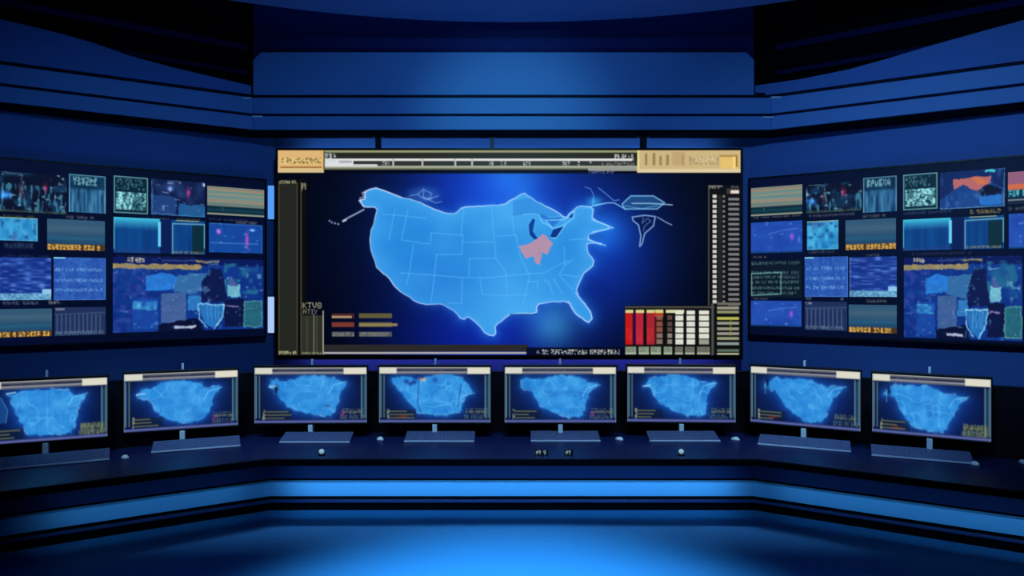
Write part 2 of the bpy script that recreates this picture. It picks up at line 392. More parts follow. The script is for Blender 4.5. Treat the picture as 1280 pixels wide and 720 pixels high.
    jag = [(449, 251), (452, 254), (450, 248), (455, 246), (453, 241), (458, 240)]; cv.line(jag, (215, 215, 245), 1.2, .8)
    cv.line([(638, 393), (670, 393)], (14, 70, 140), 1.5, .8)
    # neighbouring wisps
    for x, y in ((411, 276), (414, 278), (418, 279), (422, 280)): cv.rect(x, y - 1, x + 2.4, y + 1.4, (150, 160, 210), .8)
    cv.line([(429, 276), (436, 272), (444, 268), (455, 262)], (170, 190, 225), 2.0, .8); cv.line([(429, 277), (433, 275)], (225, 225, 245), 1.6, .9)
    m = np.exp(-((((cv.gx - 530) / 20) ** 2 + ((cv.gy - 244) / 11) ** 2)) ** 2) * (cv.gy < 252 + (cv.gx - 520) * .45); cv.mix(m * .4, (70, 130, 215))
    for P in ([(512, 245), (522, 243), (530, 236), (529, 247), (540, 249)], [(530, 247), (545, 254), (552, 252)], [(522, 243), (532, 250), (548, 245)], [(531, 238), (540, 242), (536, 250)]): cv.line(P, (150, 200, 245), 1.0, .6)
    cv.line([(740, 257.5), (760, 253.6), (768, 254), (777, 259), (783, 262)], (140, 205, 255), 1.5, .8)
    cv.line([(748, 235), (758, 243), (767, 251), (774, 250)], (110, 170, 235), 1.2, .7); cv.line([(731, 234), (738, 236), (742, 244), (741, 255)], (110, 180, 240), 1.1, .6); cv.glow(743, 252, 9, 6, (30, 80, 60))
    hx = o8([(880, 225), (950, 160), (1130, 160), (1220, 215), (1160, 265), (900, 265)]); cv.poly(hx, (34, 84, 140), .8); cv.line(hx, (130, 195, 235), 1.4, .9, True); cv.line(o8([(960, 220), (1100, 220), (1280, 232)]), (160, 205, 235), 1.4, .85); cv.line(o8([(900, 240), (1040, 262), (1160, 240)]), (110, 180, 225), 1.2, .6)
    tr = o8([(960, 330), (1060, 315), (1145, 325), (1130, 400), (1060, 460), (1040, 540), (1020, 565), (1030, 480), (1010, 390), (970, 360)]); cv.poly(tr, (8, 20, 70), .7); cv.line(tr, (140, 185, 235), 1.5, .9, True); cv.line(o8([(1050, 330), (1040, 380), (1080, 340), (1110, 360), (1060, 400), (1050, 440)]), (120, 170, 225), 1.1, .6)
    cv.line(o8([(1160, 330), (1200, 352), (1230, 370), (1275, 392)]), (150, 170, 215), 1.5, .8)
    for P in ([(740, 274.7), (766.6, 284.8), (741, 290)], [(735, 299.7), (757, 307)]): cv.line(P, (150, 215, 255), 1.4, .85)
    cv.poly([(736, 293), (756, 292), (756, 299), (736, 298)], (28, 100, 190), .8)
    # header bar
    tan = (222, 180, 118)
    cv.rect(405, 188, 797, 216, (150, 152, 112)); cv.rect(405, 191, 797, 206, (38, 40, 30)); cv.rect(405, 198.5, 790, 201.6, (226, 226, 226)); cv.rect(405, 201.5, 797, 207.5, (46, 50, 46)); cv.rect(405, 207.8, 797, 209.8, (176, 180, 162)); cv.rect(405, 209.8, 797, 212.4, (120, 122, 96)); cv.rect(405, 212.2, 797, 217, (3, 3, 20))
    cv.rect(406, 199, 442, 208.5, (220, 222, 224)); cv.rect(442, 205.5, 472, 208.8, (205, 208, 205)); cv.glyphs(406, 192, 420, 205, (200, 215, 215), 5, .8); cv.rect(424, 201, 440, 204, (170, 172, 176))
    for x in (490.5, 527, 568, 589): cv.rect(x, 199, x + 2.4, 207.5, (180, 186, 180))
    for x0, x1 in ((478, 489), (611, 620), (625, 636), (654, 663), (703, 714), (722, 727), (737, 740)): cv.glyphs(x0, 200, x1, 207, (205, 210, 205), 3.2, .8)
    cv.glyphs(768, 193, 793, 201.5, (215, 218, 215), 3.4, .9); cv.glyphs(752, 203, 795, 209, (150, 155, 148), 3.6, .7, .5)
    cv.rect(735, 209, 797, 214, (150, 152, 140)); cv.glyphs(736, 212.5, 768, 217, (130, 150, 200), 3.4, .7)
    cv.rect(347, 188, 405, 216, tan); cv.rect(347, 211, 405, 216, (214, 190, 138)); cv.rect(351, 208.6, 402.5, 210, (132, 88, 40)); cv.rect(351, 198, 402, 205.5, (226, 196, 122)); cv.glyphs(352, 197.5, 402, 205, (104, 78, 48), 5.0, .75, .5); cv.rect(404.6, 189, 406.2, 212, (90, 72, 50))
    cv.rect(796.5, 188, 926, 216, (204, 180, 128)); cv.rect(796.5, 188, 799, 216, (236, 218, 150)); cv.rect(796, 211.5, 926, 216, (222, 204, 160))
    for x, ww in ((806, 3), (815.5, 3.6), (824, 3), (832.5, 3.4), (852.5, 2)): cv.rect(x, 191 + (x % 5), x + ww, 207, (140, 118, 70), .8)
    cv.rect(840, 190, 856, 207, (180, 156, 106), .6); cv.glyphs(861, 196, 899, 206, (150, 128, 84), 4.4, .6); cv.glyphs(869, 197, 898, 203, (236, 224, 184), 4, .6); cv.rect(900, 194, 922, 211, (228, 192, 110)); cv.rect(899, 194, 922, 196.5, (176, 140, 76)); cv.rect(919.5, 196, 921.5, 209, (150, 110, 40)); cv.rect(916, 196, 919, 211, (245, 216, 130))
    # left column strips
    cv.rect(347.5, 224, 384, 444, (9, 9, 8)); cv.rect(349, 228, 371, 444, (36, 38, 32)); cv.rect(348.4, 228, 349.6, 444, (78, 80, 52)); cv.rect(371, 228, 372.4, 444, (74, 72, 52)); cv.rect(376, 228, 377.3, 444, (84, 80, 60)); cv.glyphs(349.5, 225.8, 371, 229.6, (205, 205, 160), 2.8, .9); cv.glyphs(377, 229, 383.5, 239, (170, 165, 130), 3.2, .8)
    cv.rect(377.5, 394, 405, 443, (44, 46, 38)); cv.rect(382, 396, 386, 442, (54, 60, 44)); cv.rect(392, 392, 393.2, 443, (120, 124, 96)); cv.rect(403.6, 388, 404.8, 443, (190, 192, 165)); cv.rect(395.8, 394, 396.8, 443, (80, 84, 60))
    text(cv, 'KTV8', 378.5, 378, 7.2, (214, 214, 160), .9); text(cv, 'ATIY', 379, 386.5, 6, (188, 190, 160), .8)
    cv.glyphs(349, 438.5, 372.5, 442.6, (220, 220, 160), 2.6, .95); cv.glyphs(378, 440, 404, 442.6, (200, 200, 160), 2.6, .9)
    # bottom bar
    cv.rect(405, 430.5, 660, 439, (42, 40, 40)); cv.rect(405, 439.6, 658, 442.2, (172, 170, 172)); cv.rect(658, 434, 780, 444, (3, 5, 20), .8); cv.glyphs(671, 436.5, 776, 442.6, (225, 228, 214), 4.2, .9, .5)
    # lower left legend
    for y, c1, c2 in ((391.5, (70, 34, 30), (112, 106, 56)), (402.5, (122, 54, 46), (108, 100, 60)), (414.5, (80, 82, 82), (96, 100, 92))):
        cv.rect(415, y, 443, y + 6, c1); cv.rect(449, y, 490, y + 6, c2, .85)
    cv.rect(415, 394.5, 440, 397.5, (170, 140, 110)); cv.rect(449, 404, 497, 407.5, (140, 126, 84)); cv.glyphs(416, 415, 443, 420, (150, 155, 150), 3, .6); cv.glyphs(450, 415, 488, 420, (150, 155, 150), 3, .6); cv.rect(449, 393, 480, 395, (90, 86, 50), .7)
    # right hand column
    cv.rect(884, 232, 926, 384, (14, 14, 15)); cv.rect(885, 232, 886.4, 384, (80, 80, 74)); cv.glyphs(886, 232, 902, 236, (180, 178, 165), 3, .8); cv.rect(886, 232, 903, 234, (120, 118, 106)); cv.rect(908, 236, 924, 242.6, (60, 58, 56)); cv.rect(913, 238, 923.5, 242, (232, 218, 206)); cv.glyphs(914, 232, 924, 235.5, (160, 160, 160), 3, .7)
    y = 243.5
    while y < 376:
        cv.rect(890.5, y, 895.5, y + 4.2, (205, 206, 200)); cv.rect(903, y + .5, 906, y + 3.6, (120, 120, 116)); cv.rect(910, y + 4, 923.8, y + 7.2, (122, 122, 126)); y += 6.25
    cv.rect(897, 244, 902, 378, (34, 36, 34))
    # table lower right
    cv.rect(781, 382, 926, 444, (12, 14, 12)); cv.rect(781, 382.6, 893, 385, (74, 70, 62)); cv.rect(889, 379, 892, 444, (74, 78, 76)); cv.rect(896, 378, 926, 381, (110, 108, 96))
    for x0, x1, c in ((781.5, 790.5, (190, 28, 20)), (794.5, 804, (182, 34, 58)), (808, 818, (168, 34, 50))):
        cv.rect(x0, 389, x1, 430.5, c); cv.rect(x0, 387, x1 + 1, 391, (212, 206, 140)); cv.glyphs(x0 + 1, 410, x1, 426, (225, 60, 50), 4, .4)
    cv.rect(790.5, 391, 794, 430, (40, 10, 70)); cv.rect(818, 391, 828, 430, (70, 26, 18)); cv.rect(818, 389, 829, 396, (170, 60, 24)); cv.rect(819, 386.8, 829, 391, (214, 206, 130)); cv.rect(832, 387, 855, 391, (216, 212, 170))
    for i, y in enumerate((394, 402, 409, 416.5, 424)):
        cv.rect(820.5, y, 828, y + 5.6, (150, 96, 80) if i < 3 else (140, 130, 116), .8); cv.rect(834, y, 840, y + 5.6, (96, 74, 70) if i < 3 else (150, 140, 130), .9)
    for i, y in enumerate((389, 394.3, 401.8, 409.4, 416.8, 424)):
        for x0, x1 in ((844, 854), (858, 868.5), (873.5, 886)):
            g = (226, 226, 214) if not (x0 > 870 and i == 5) else (150, 150, 140)
            cv.rect(x0, y if i else 388, x1, y + (6.2 if i else 4), g); 
            if i: cv.glyphs(x0 + 1, y + 1.5, x1 - 1, y + 5, (170, 172, 160), 3, .45, .4)
    for x0, x1 in ((781.5, 795), (798, 811), (813, 826), (829.5, 840), (843.5, 853.5), (856, 868), (871, 887)):
        cv.rect(x0, 433, x1, 442.5, (134, 146, 126) if x0 < 842 else (112, 108, 100)); cv.glyphs(x0 + 2, 434, x1 - 1, 440, (80, 90, 80), 3.2, .5)
        cv.rect(x0, 440.5, x1, 442.6, (176, 184, 160))
    for y, c in ((383, (150, 150, 130)), (388, (140, 140, 110)), (396, (186, 180, 84)), (402, (150, 150, 140)), (409, (150, 150, 130)), (415, (150, 150, 140)), (421, (150, 150, 120)), (427.5, (140, 150, 150)), (436, (90, 104, 90)), (441, (196, 200, 160))):
        cv.rect(896, y, 923.5, y + 3.6 if y < 440 else 443, c); 
    cv.rect(912, 398, 914, 420, (150, 150, 40), .6)
    return cv

YS = 8.6
sx0, sx1 = X(347.5, YS), X(925.5, YS); sz1, sz0 = Z(188, YS), Z(444, YS)
scx = (sx0 + sx1) / 2
dis = empty('video_display', (scx, YS, sz0 - .05))
tag(dis, 'huge black framed display showing a glowing blue map, hung on the middle wall', 'display screen')
hw = (sx1 - sx0) / 2; hh = sz1 - sz0; z0 = .05
mb = MB(); b = .028; bb = .052
mb.box(-hw - b, hw + b, .012, .09, z0 - bb, z0 + hh + b)
mb.box(-hw - b, -hw, -.012, .012, z0 - bb, z0 + hh + b); mb.box(hw, hw + b, -.012, .012, z0 - bb, z0 + hh + b)
mb.box(-hw, hw, -.012, .012, z0 - bb, z0); mb.box(-hw, hw, -.012, .012, z0 + hh, z0 + hh + b)
mb.build('housing', M['black'], dis, bevel=.006)
screen_mesh('screen', paint_main(), hw * 2, hh, dis, y=0, z0=z0)
# hangers
for px, wdt in ((472, .035), (615, .02), (805, .04)):
    mb = MB(); x = X(px, YS) - scx
    zt = zC0 - .03 - (sz0 - .05)
    mb.box(x - wdt, x + wdt, .03, .06, z0 + hh + .02, zt); mb.box(x - wdt * 2, x + wdt * 2, .0, .1, zt - .02, zt)
    mb.build('hanger', M['black'], dis, bevel=.004)
for q in (-.8, .8):
    mb = MB(); mb.box(q - .1, q + .1, .09, .4, 1.0, 1.3); mb.build('wall_bracket', M['black'], dis)
# unseen light bars added behind the display, to brighten the wall there
for zz, aim, wt, colr in ((z0 + hh - .06, (0, .4, .34), 5, (.2, .55, 1.0)), (z0 + .06, (0, .4, -.40), 4, (.30, .22, 1.0))):
    mb = MB(); mb.box(-hw + .2, hw - .2, .095, .135, zz - .02, zz + .02); mb.build('backlight_bar', M['lampbody'], dis)
    p = Vector((scx, YS + .15, sz0 - .05 + zz)); area('backlight', p, p + Vector(aim), wt, hw * 2 - .4, .03, colr, 150)

# slim lit strips on the wall left of the display
for y0, y1, m, lab in ((232, 274, 'lampA', 'short blue vertical light strip beside the top left of the map display'), (371, 416, 'lampB', 'pale vertical light strip beside the bottom left of the map display')):
    Y = 8.93; xa, xb = X(335, Y), X(342.5, Y)
    e = empty('light_strip', ((xa + xb) / 2, Y, Z(y1, Y))); tag(e, lab, 'wall light', 'vertical light strips on the wall')
    mb = MB(); mb.box((xa - xb) / 2 - .008, (xb - xa) / 2 + .008, .01, .07, -.01, Z(y0, Y) - Z(y1, Y) + .01); mb.build('housing', M['black'], e)
    mb = MB(); mb.box((xa - xb) / 2, (xb - xa) / 2, -.01, .01, 0, Z(y0, Y) - Z(y1, Y)); mb.build('diffuser', M[m], e, bevel=.004)

# ------------------------------------------------------------------ video walls on the wings
def paint_tile(kind, x0, y0, x1, y1, seed):
    cv = Cv(0, 0, x1 - x0, y1 - y0, 1.7, (6, 14, 48)); W, Hh = x1 - x0, y1 - y0
    cv.rg = np.random.default_rng(seed)
    r = cv.rg; n1 = cv.noise(5, 4); n2 = cv.noise(2.2, 1.6); n3 = cv.noise(12, 9)
    full = np.ones_like(n1)
    if kind == 'list':
        cv.mix(full, (16, 60, 92)); cv.mix(n3 * .6, (6, 20, 40)); lower = np.clip((cv.gy - Hh * .35) / 3, 0, 1); cv.mix(lower * cv.noise(2.4, 14) * .9, (90, 165, 200)); cv.glyphs(W * .12, 3, W * .9, Hh * .28, (120, 170, 180), 5, .8)
        cv.mix(cv.noise(2.6, 40) * lower * .6, (12, 44, 96)); cv.line([(1, Hh), (1, 1), (W - 1, 1), (W - 1, Hh)], (110, 160, 180), 1.2, .8)
    elif kind == 'bright':
        cv.mix(full, (8, 34, 48)); cv.glyphs(3, 3, W - 3, Hh * .36, (90, 140, 150), 4.5, .6, .4); m = cv.mask(3, Hh * .42, W - 3, Hh * .9); cv.mix(m * np.clip(n2 * 1.5, 0, 1), (150, 220, 225)); cv.mix(m * cv.noise(4, 9) ** 2 * .8, (8, 44, 56))
        cv.line([(1, 1), (W - 1, 1), (W - 1, Hh - 1), (1, Hh - 1)], (120, 180, 185), 1.4, .8, True)
    elif kind == 'figures':
        cv.mix(full, (8, 14, 34)); cv.mix(np.clip(n3 * 3 - 1.4, 0, 1) * .7, (20, 60, 96)); cv.mix(np.clip(cv.noise(2.5, 9) * 4 - 2.4, 0, 1) * (cv.gy > Hh * .3) * .8, (60, 124, 150)); cv.mix(np.clip(n1 * 5 - 4, 0, 1) * .9, (130, 180, 205)); cv.glow(W * .68, Hh * .35, 2.5, 5, (150, 10, 40), .8); cv.glow(W * .1, Hh * .6, 6, 4, (50, 120, 200), .9)
        cv.glow(W * .32, Hh * .45, 2, 8, (110, 60, 60), .6); cv.rect(0, Hh - 3, W, Hh, (50, 66, 56), .7); cv.line([(W * .05, 1), (W * .33, 2), (W * .38, Hh * .8)], (90, 110, 120), 1.2, .7)
    elif kind == 'stage':
        cv.mix(full, (14, 26, 66)); cv.mix(cv.mask(0, Hh * .45, W * .45, Hh) * .7, (34, 72, 130)); cv.mix(cv.mask(W * .5, Hh * .66, W, Hh) * .8, (30, 96, 150)); cv.mix(np.clip(n3 * 3 - 1.7, 0, 1) * .5, (50, 80, 130)); cv.glow(W * .34, Hh * .25, 3, 2.5, (120, 130, 160)); cv.glow(W * .68, Hh * .32, 2.2, 6, (140, 30, 50))
        cv.mix(np.clip(n1 * 6 - 5, 0, 1) * .6, (150, 170, 200)); cv.line([(1, 3), (1, Hh - 2), (W - 1, Hh - 1)], (80, 140, 170), 1, .7); cv.glow(W * .97, 3, 1.5, 2, (200, 210, 210))
    elif kind == 'mountain':
        cv.mix(full, (14, 34, 84)); cv.poly([(W * .22, Hh * .2), (W * .8, Hh * .18), (W * .8, Hh * .6), (W * .6, Hh * .75), (W * .22, Hh * .5)], (166, 92, 92)); cv.poly([(W * .5, Hh * .2), (W * .6, Hh * .18), (W * .75, Hh * .35), (W * .6, Hh * .4)], (186, 104, 60))
        cv.poly([(0, Hh * .75), (W * .22, Hh * .5), (W * .38, Hh * .35), (W * .5, Hh * .5), (W * .6, Hh * .6), (W * .72, Hh * .4), (W * .8, Hh * .36), (W, Hh * .55), (W, Hh), (0, Hh)], (22, 56, 118)); cv.poly([(W * .6, Hh * .55), (W * .74, Hh * .38), (W * .95, Hh * .55), (W * .95, Hh * .68), (W * .62, Hh * .68)], (10, 16, 40))
        cv.rect(W * .62, Hh * .7, W * .95, Hh * .94, (34, 100, 176)); cv.rect(W * .28, Hh * .55, W * .6, Hh, (28, 66, 130), .6); cv.mix(np.clip(cv.noise(3, 8) * 4 - 2.8, 0, 1) * .4, (70, 120, 180)); cv.rect(W * .7, 1, W * .85, 4, (60, 180, 190)); cv.line([(W - 1, 0), (W - 1, Hh - 1), (0, Hh - 1)], (90, 140, 160), 1.2, .8)
    elif kind == 'orange':
        cv.mix(full, (130, 84, 110)); cv.rect(0, Hh * .38, W, Hh * .55, (186, 96, 62)); cv.rect(0, Hh * .55, W, Hh * .8, (12, 40, 60)); cv.glyphs(1, Hh * .56, W, Hh * .75, (90, 200, 210), 5, .9); cv.rect(0, Hh * .8, W, Hh, (20, 30, 50)); cv.rect(0, Hh * .84, W, Hh * .88, (120, 130, 140))
    elif kind == 'stripes':
        y = 0.0; cols = [(120, 130, 122), (156, 134, 112), (92, 144, 138), (140, 142, 128), (88, 140, 142), (130, 140, 130), (150, 136, 120), (96, 130, 128)]; k = 0
        while y < Hh * .68: cv.rect(0, y, W, y + 3.2, cols[k % 8]); y += 2.8; k += 1
        cv.mix(cv.noise(30, 1.5) * .25, (180, 170, 150)); cv.a *= .86; cv.rect(0, Hh * .68, W, Hh, (12, 40, 52)); cv.rect(0, Hh * .78, W, Hh * .84, (20, 70, 84), .6); cv.rect(0, Hh - 2.6, W, Hh - .6, (140, 140, 124)); cv.rect(W * .25, Hh * .66, W * .27, Hh * .84, (30, 80, 90))
    elif kind == 'cyanpair':
        cv.mix(full, (12, 66, 128)); cv.mix(cv.noise(3, 30) * .6, (8, 40, 96)); cv.mix(np.clip(1 - cv.gy / (Hh * .35), 0, 1) * (cv.gx < W * .5), (60, 176, 205)); cv.rect(W * .49, 0, W * .62, Hh, (8, 26, 76)); cv.rect(W * .47, Hh * .08, W * .5, Hh * .8, (96, 190, 220)); cv.rect(0, 2, 1.4, Hh * .9, (70, 160, 190))
        cv.line([(W * .63, Hh), (W * .63, Hh * .12), (W - 1, Hh * .1), (W - 1, Hh * .8)], (120, 180, 190), 1.3, .85); cv.rect(W * .85, Hh * .15, W - 2, Hh * .95, (10, 40, 50)); cv.glyphs(W * .64, Hh - 4, W - 2, Hh - 1, (170, 140, 90), 3, .8); cv.glyphs(0, Hh - 4, W * .5, Hh - 1, (60, 50, 110), 3, .6); cv.rect(W * .67, 0, W * .93, 1.6, (150, 160, 110), .8)
    elif kind == 'redspots':
        cv.mix(full, (20, 62, 140)); cv.mix(n3 * .4, (12, 80, 150)); cv.mix(np.clip(n1 * 5 - 3.9, 0, 1) * .5, (100, 150, 210)); cv.glow(W * .18, Hh * .3, 2.4, 2.4, (190, 50, 80)); cv.glow(W * .7, Hh * .55, 2, 9, (190, 10, 40), .8); cv.glow(W * .8, Hh * .2, 3, 1.5, (130, 140, 160)); cv.rect(2, Hh * .66, W - 6, Hh * .69, (100, 140, 200), .6); cv.line([(1, 1), (W - 1, 1), (W - 1, Hh - 1)], (60, 110, 160), 1, .5)
    elif kind == 'gold':
        g = np.clip(cv.gy / Hh, 0, 1); cv.mix(full, (44, 82, 112)); cv.mix(np.clip(g * 1.5 - .5, 0, 1) * .8, (14, 52, 88)); cv.mix(np.exp(-((g - .3) / .14) ** 2) * .35, (92, 112, 122)); cv.mix(np.exp(-((g - .62) / .05) ** 2) * .4, (30, 110, 150)); cv.mix(cv.noise(40, 2) * .2, (70, 110, 140))
        cv.rect(0, Hh * .8, W, Hh, (70, 52, 26)); cv.glyphs(1, Hh * .81, W, Hh - .6, (238, 184, 92), 4.6, .95, .78)
    elif kind == 'navybar':
        cv.mix(full, (18, 40, 116)); cv.mix(n3 * .4, (22, 66, 150)); cv.mix(cv.noise(9, 2) ** 3 * .9, (90, 130, 210)); cv.rect(0, Hh * .84, W, Hh, (120, 180, 215)); cv.mix(cv.mask(0, Hh * .84, W, Hh) * n2 * .8, (36, 80, 120)); cv.rect(W * .82, Hh * .74, W, Hh * .86, (130, 180, 215)); cv.line([(1, 1), (1, Hh), (W, Hh)], (110, 150, 200), 1.2, .5)
    elif kind == 'grid':
        cv.mix(full, (34, 76, 160)); cv.mix(n2 * .35, (96, 150, 210)); cv.mix(cv.noise(4, 20) * .4, (20, 44, 120)); 
        for q in (.25, .5, .72): cv.glyphs(2, Hh * q, W - 2, Hh * q + 4, (130, 190, 225), 3.6, .6, .5)
        cv.rect(0, 0, W * .22, 2, (120, 190, 210)); cv.line([(0.5, Hh - .5), (W - .5, Hh - .5), (W - .5, 0)], (90, 130, 200), 1, .6)
    elif kind == 'bars':
        cv.mix(full, (26, 38, 78)); cv.mix(cv.noise(60, 8) * .4, (40, 60, 90))
        x = 3
        while x < W - 3: cv.rect(x, Hh * .25, x + 1.2, Hh * .9, (74, 96, 130), .8); x += 5.3
        cv.glyphs(2, Hh * .84, W - 3, Hh * .96, (120, 150, 160), 3.2, .6); cv.line([(1, Hh * .25), (W - 1, Hh * .2)], (84, 104, 130), 1, .6); cv.glyphs(1, 1, W * .2, 4, (190, 190, 180), 3, .7)
    elif kind == 'cyan':
        cv.mix(full, (30, 110, 170)); cv.mix(cv.noise(4, 10) * .8, (80, 180, 220)); cv.mix(np.clip(cv.noise(9, 30) * 3 - 1.5, 0, 1) * .6, (60, 84, 140)); cv.mix(np.clip(n1 * 3 - 1.8, 0, 1) * .6, (10, 44, 96)); cv.line([(0, .8), (W, .8)], (150, 160, 120), 1.2, .8); cv.line([(W - 1, 0), (W - 1, Hh - 1), (0, Hh - 1)], (80, 160, 180), 1, .7)
    elif kind == 'blue':
        cv.mix(full, (26, 62, 150)); cv.mix(n3 * .5, (44, 90, 180)); cv.mix(np.clip(n1 * 6 - 5, 0, 1) * .5, (130, 160, 220)); cv.glow(W * .8, Hh * .5, 2, 4, (120, 10, 40)); cv.line([(W * .35, Hh * .4), (W * .6, Hh * .3), (W * .9, Hh * .25)], (100, 140, 200), 1, .6); cv.rect(0, Hh - 2, W, Hh, (14, 50, 90), .8)
    elif kind == 'green':
        cv.mix(full, (10, 22, 34)); 
        for q in (.05, .3, .42, .55, .7, .84): cv.glyphs(1, Hh * q, W - 2, Hh * q + 3.6, (110, 160, 160), 3.4, .6, .55)
        cv.line([(1, Hh * .36), (W * .6, Hh * .33), (W * .6, Hh * .9), (1, Hh * .94)], (120, 180, 175), 1.2, .8, True)
    elif kind == 'bigmap':
        cv.mix(full, (12, 40, 116)); cv.mix(np.clip(cv.noise(6, 5) * 3 - 1.3, 0, 1) * cv.mask(0, Hh * .15, W * .24, Hh) * .55, (64, 66, 156)); cv.mix(n3 * .35, (24, 84, 160)); cv.rect(0, 0, W, Hh * .1, (10, 22, 80)); cv.rect(0, Hh * .09, W * .56, Hh * .155, (140, 122, 80)); cv.mix(cv.mask(0, Hh * .09, W * .56, Hh * .155) * n2 * .4, (190, 176, 110))
        cv.glyphs(W * .09, Hh * .01, W * .2, Hh * .065, (224, 214, 160), 3.6, .9, .75); cv.rect(W * .52, Hh * .03, W * .68, Hh * .06, (130, 122, 80)); cv.rect(W * .3, Hh * .03, W * .52, Hh * .05, (50, 60, 110))
        cv.poly([(W * .2, Hh * .26), (W * .3, Hh * .2), (W * .42, Hh * .27), (W * .42, Hh * .42), (W * .3, Hh * .44), (W * .2, Hh * .46)], (38, 116, 200)); cv.poly([(W * .4, Hh * .24), (W * .62, Hh * .2), (W * .64, Hh * .3), (W * .52, Hh * .5), (W * .38, Hh * .46)], (44, 96, 150)); cv.mix(cv.inside([(W * .4, Hh * .24), (W * .64, Hh * .2), (W * .55, Hh * .55), (W * .38, Hh * .46)]) * n1 * .5, (70, 130, 170))
        cv.rect(W * .12, Hh * .55, W * .28, Hh * .96, (24, 66, 150)); cv.mix(cv.mask(W * .12, Hh * .58, W * .27, Hh * .7) * n1, (70, 180, 220)); cv.rect(W * .3, Hh * .48, W * .46, Hh * .88, (58, 92, 142)); cv.mix(cv.mask(W * .3, Hh * .48, W * .46, Hh * .88) * n3 * .4, (90, 100, 150))
        cv.rect(W * .47, Hh * .52, W * .56, Hh * .72, (44, 116, 180)); cv.mix(cv.mask(W * .72, Hh * .06, W * .96, Hh * .5) * np.clip(cv.noise(9, 7) * 2.4 - .8, 0, 1) * .85, (34, 104, 136)); cv.mix(cv.mask(W * .72, Hh * .06, W * .98, Hh * .5) * np.clip(n1 * 4 - 2.8, 0, 1) * .7, (90, 160, 180)); cv.poly([(W * .56, Hh * .35), (W * .62, Hh * .14), (W * .7, Hh * .14), (W * .74, Hh * .6), (W * .56, Hh * .6)], (12, 22, 66))
        cv.rect(W * .74, Hh * .36, W * .83, Hh * .54, (110, 180, 196)); cv.poly([(W * .76, Hh * .24), (W * .82, Hh * .38), (W * .76, Hh * .38)], (80, 90, 150)); cv.rect(W * .72, Hh * .56, W * .86, Hh * .96, (10, 18, 56)); cv.rect(W * .73, Hh * .66, W * .82, Hh * .68, (120, 110, 160))
        cv.poly([(W * .54, Hh * .64), (W * .72, Hh * .64), (W * .7, Hh * .84), (W * .65, Hh * .99), (W * .58, Hh * .9)], (36, 110, 176)); cv.line([(W * .54, Hh * .64), (W * .72, Hh * .64), (W * .71, Hh * .82), (W * .65, Hh * .98)], (150, 215, 235), 1.6, .9); cv.line([(W * .54, Hh * .64), (W * .55, Hh * .84), (W * .6, Hh * .96)], (150, 215, 235), 1.4, .9)
        for q in (.6, .63, .66, .68): cv.line([(W * q, Hh * .66), (W * q, Hh * .86)], (120, 180, 220), 1, .5)
        cv.poly([(W * .28, Hh * .9), (W * .54, Hh * .82), (W * .58, Hh), (W * .28, Hh)], (8, 12, 40)); cv.rect(W * .38, Hh * .93, W * .52, Hh * .965, (190, 200, 220), .9); cv.rect(W * .86, Hh * .6, W * .99, Hh * .97, (34, 96, 110)); cv.line([(W * .86, Hh * .6), (W * .99, Hh * .6), (W * .99, Hh * .97), (W * .86, Hh * .97)], (110, 180, 160), 1.2, .8, True); cv.mix(n1 * .22, (10, 30, 90)); cv.mix(np.clip(n1 * 6 - 4.9, 0, 1) * .4, (120, 180, 225))
    if kind in ('bigmap', 'mountain', 'figures', 'stage'):
        yy, xx = np.mgrid[0:cv.h, 0:cv.w]; wa_ = 1.5
        ox = (cv.noise(7, 7) - .5) * 2 * wa_ + (cv.noise(2.5, 2.5) - .5) * 2.4; oy = (cv.noise(7, 7) - .5) * 2 * wa_ + (cv.noise(2.5, 2.5) - .5) * 2.4
        cv.a = cv.a[np.clip((yy + oy).round().astype(int), 0, cv.h - 1), np.clip((xx + ox).round().astype(int), 0, cv.w - 1)]
    cv.a *= 1.1 if kind != 'gold' else 1
    return cv

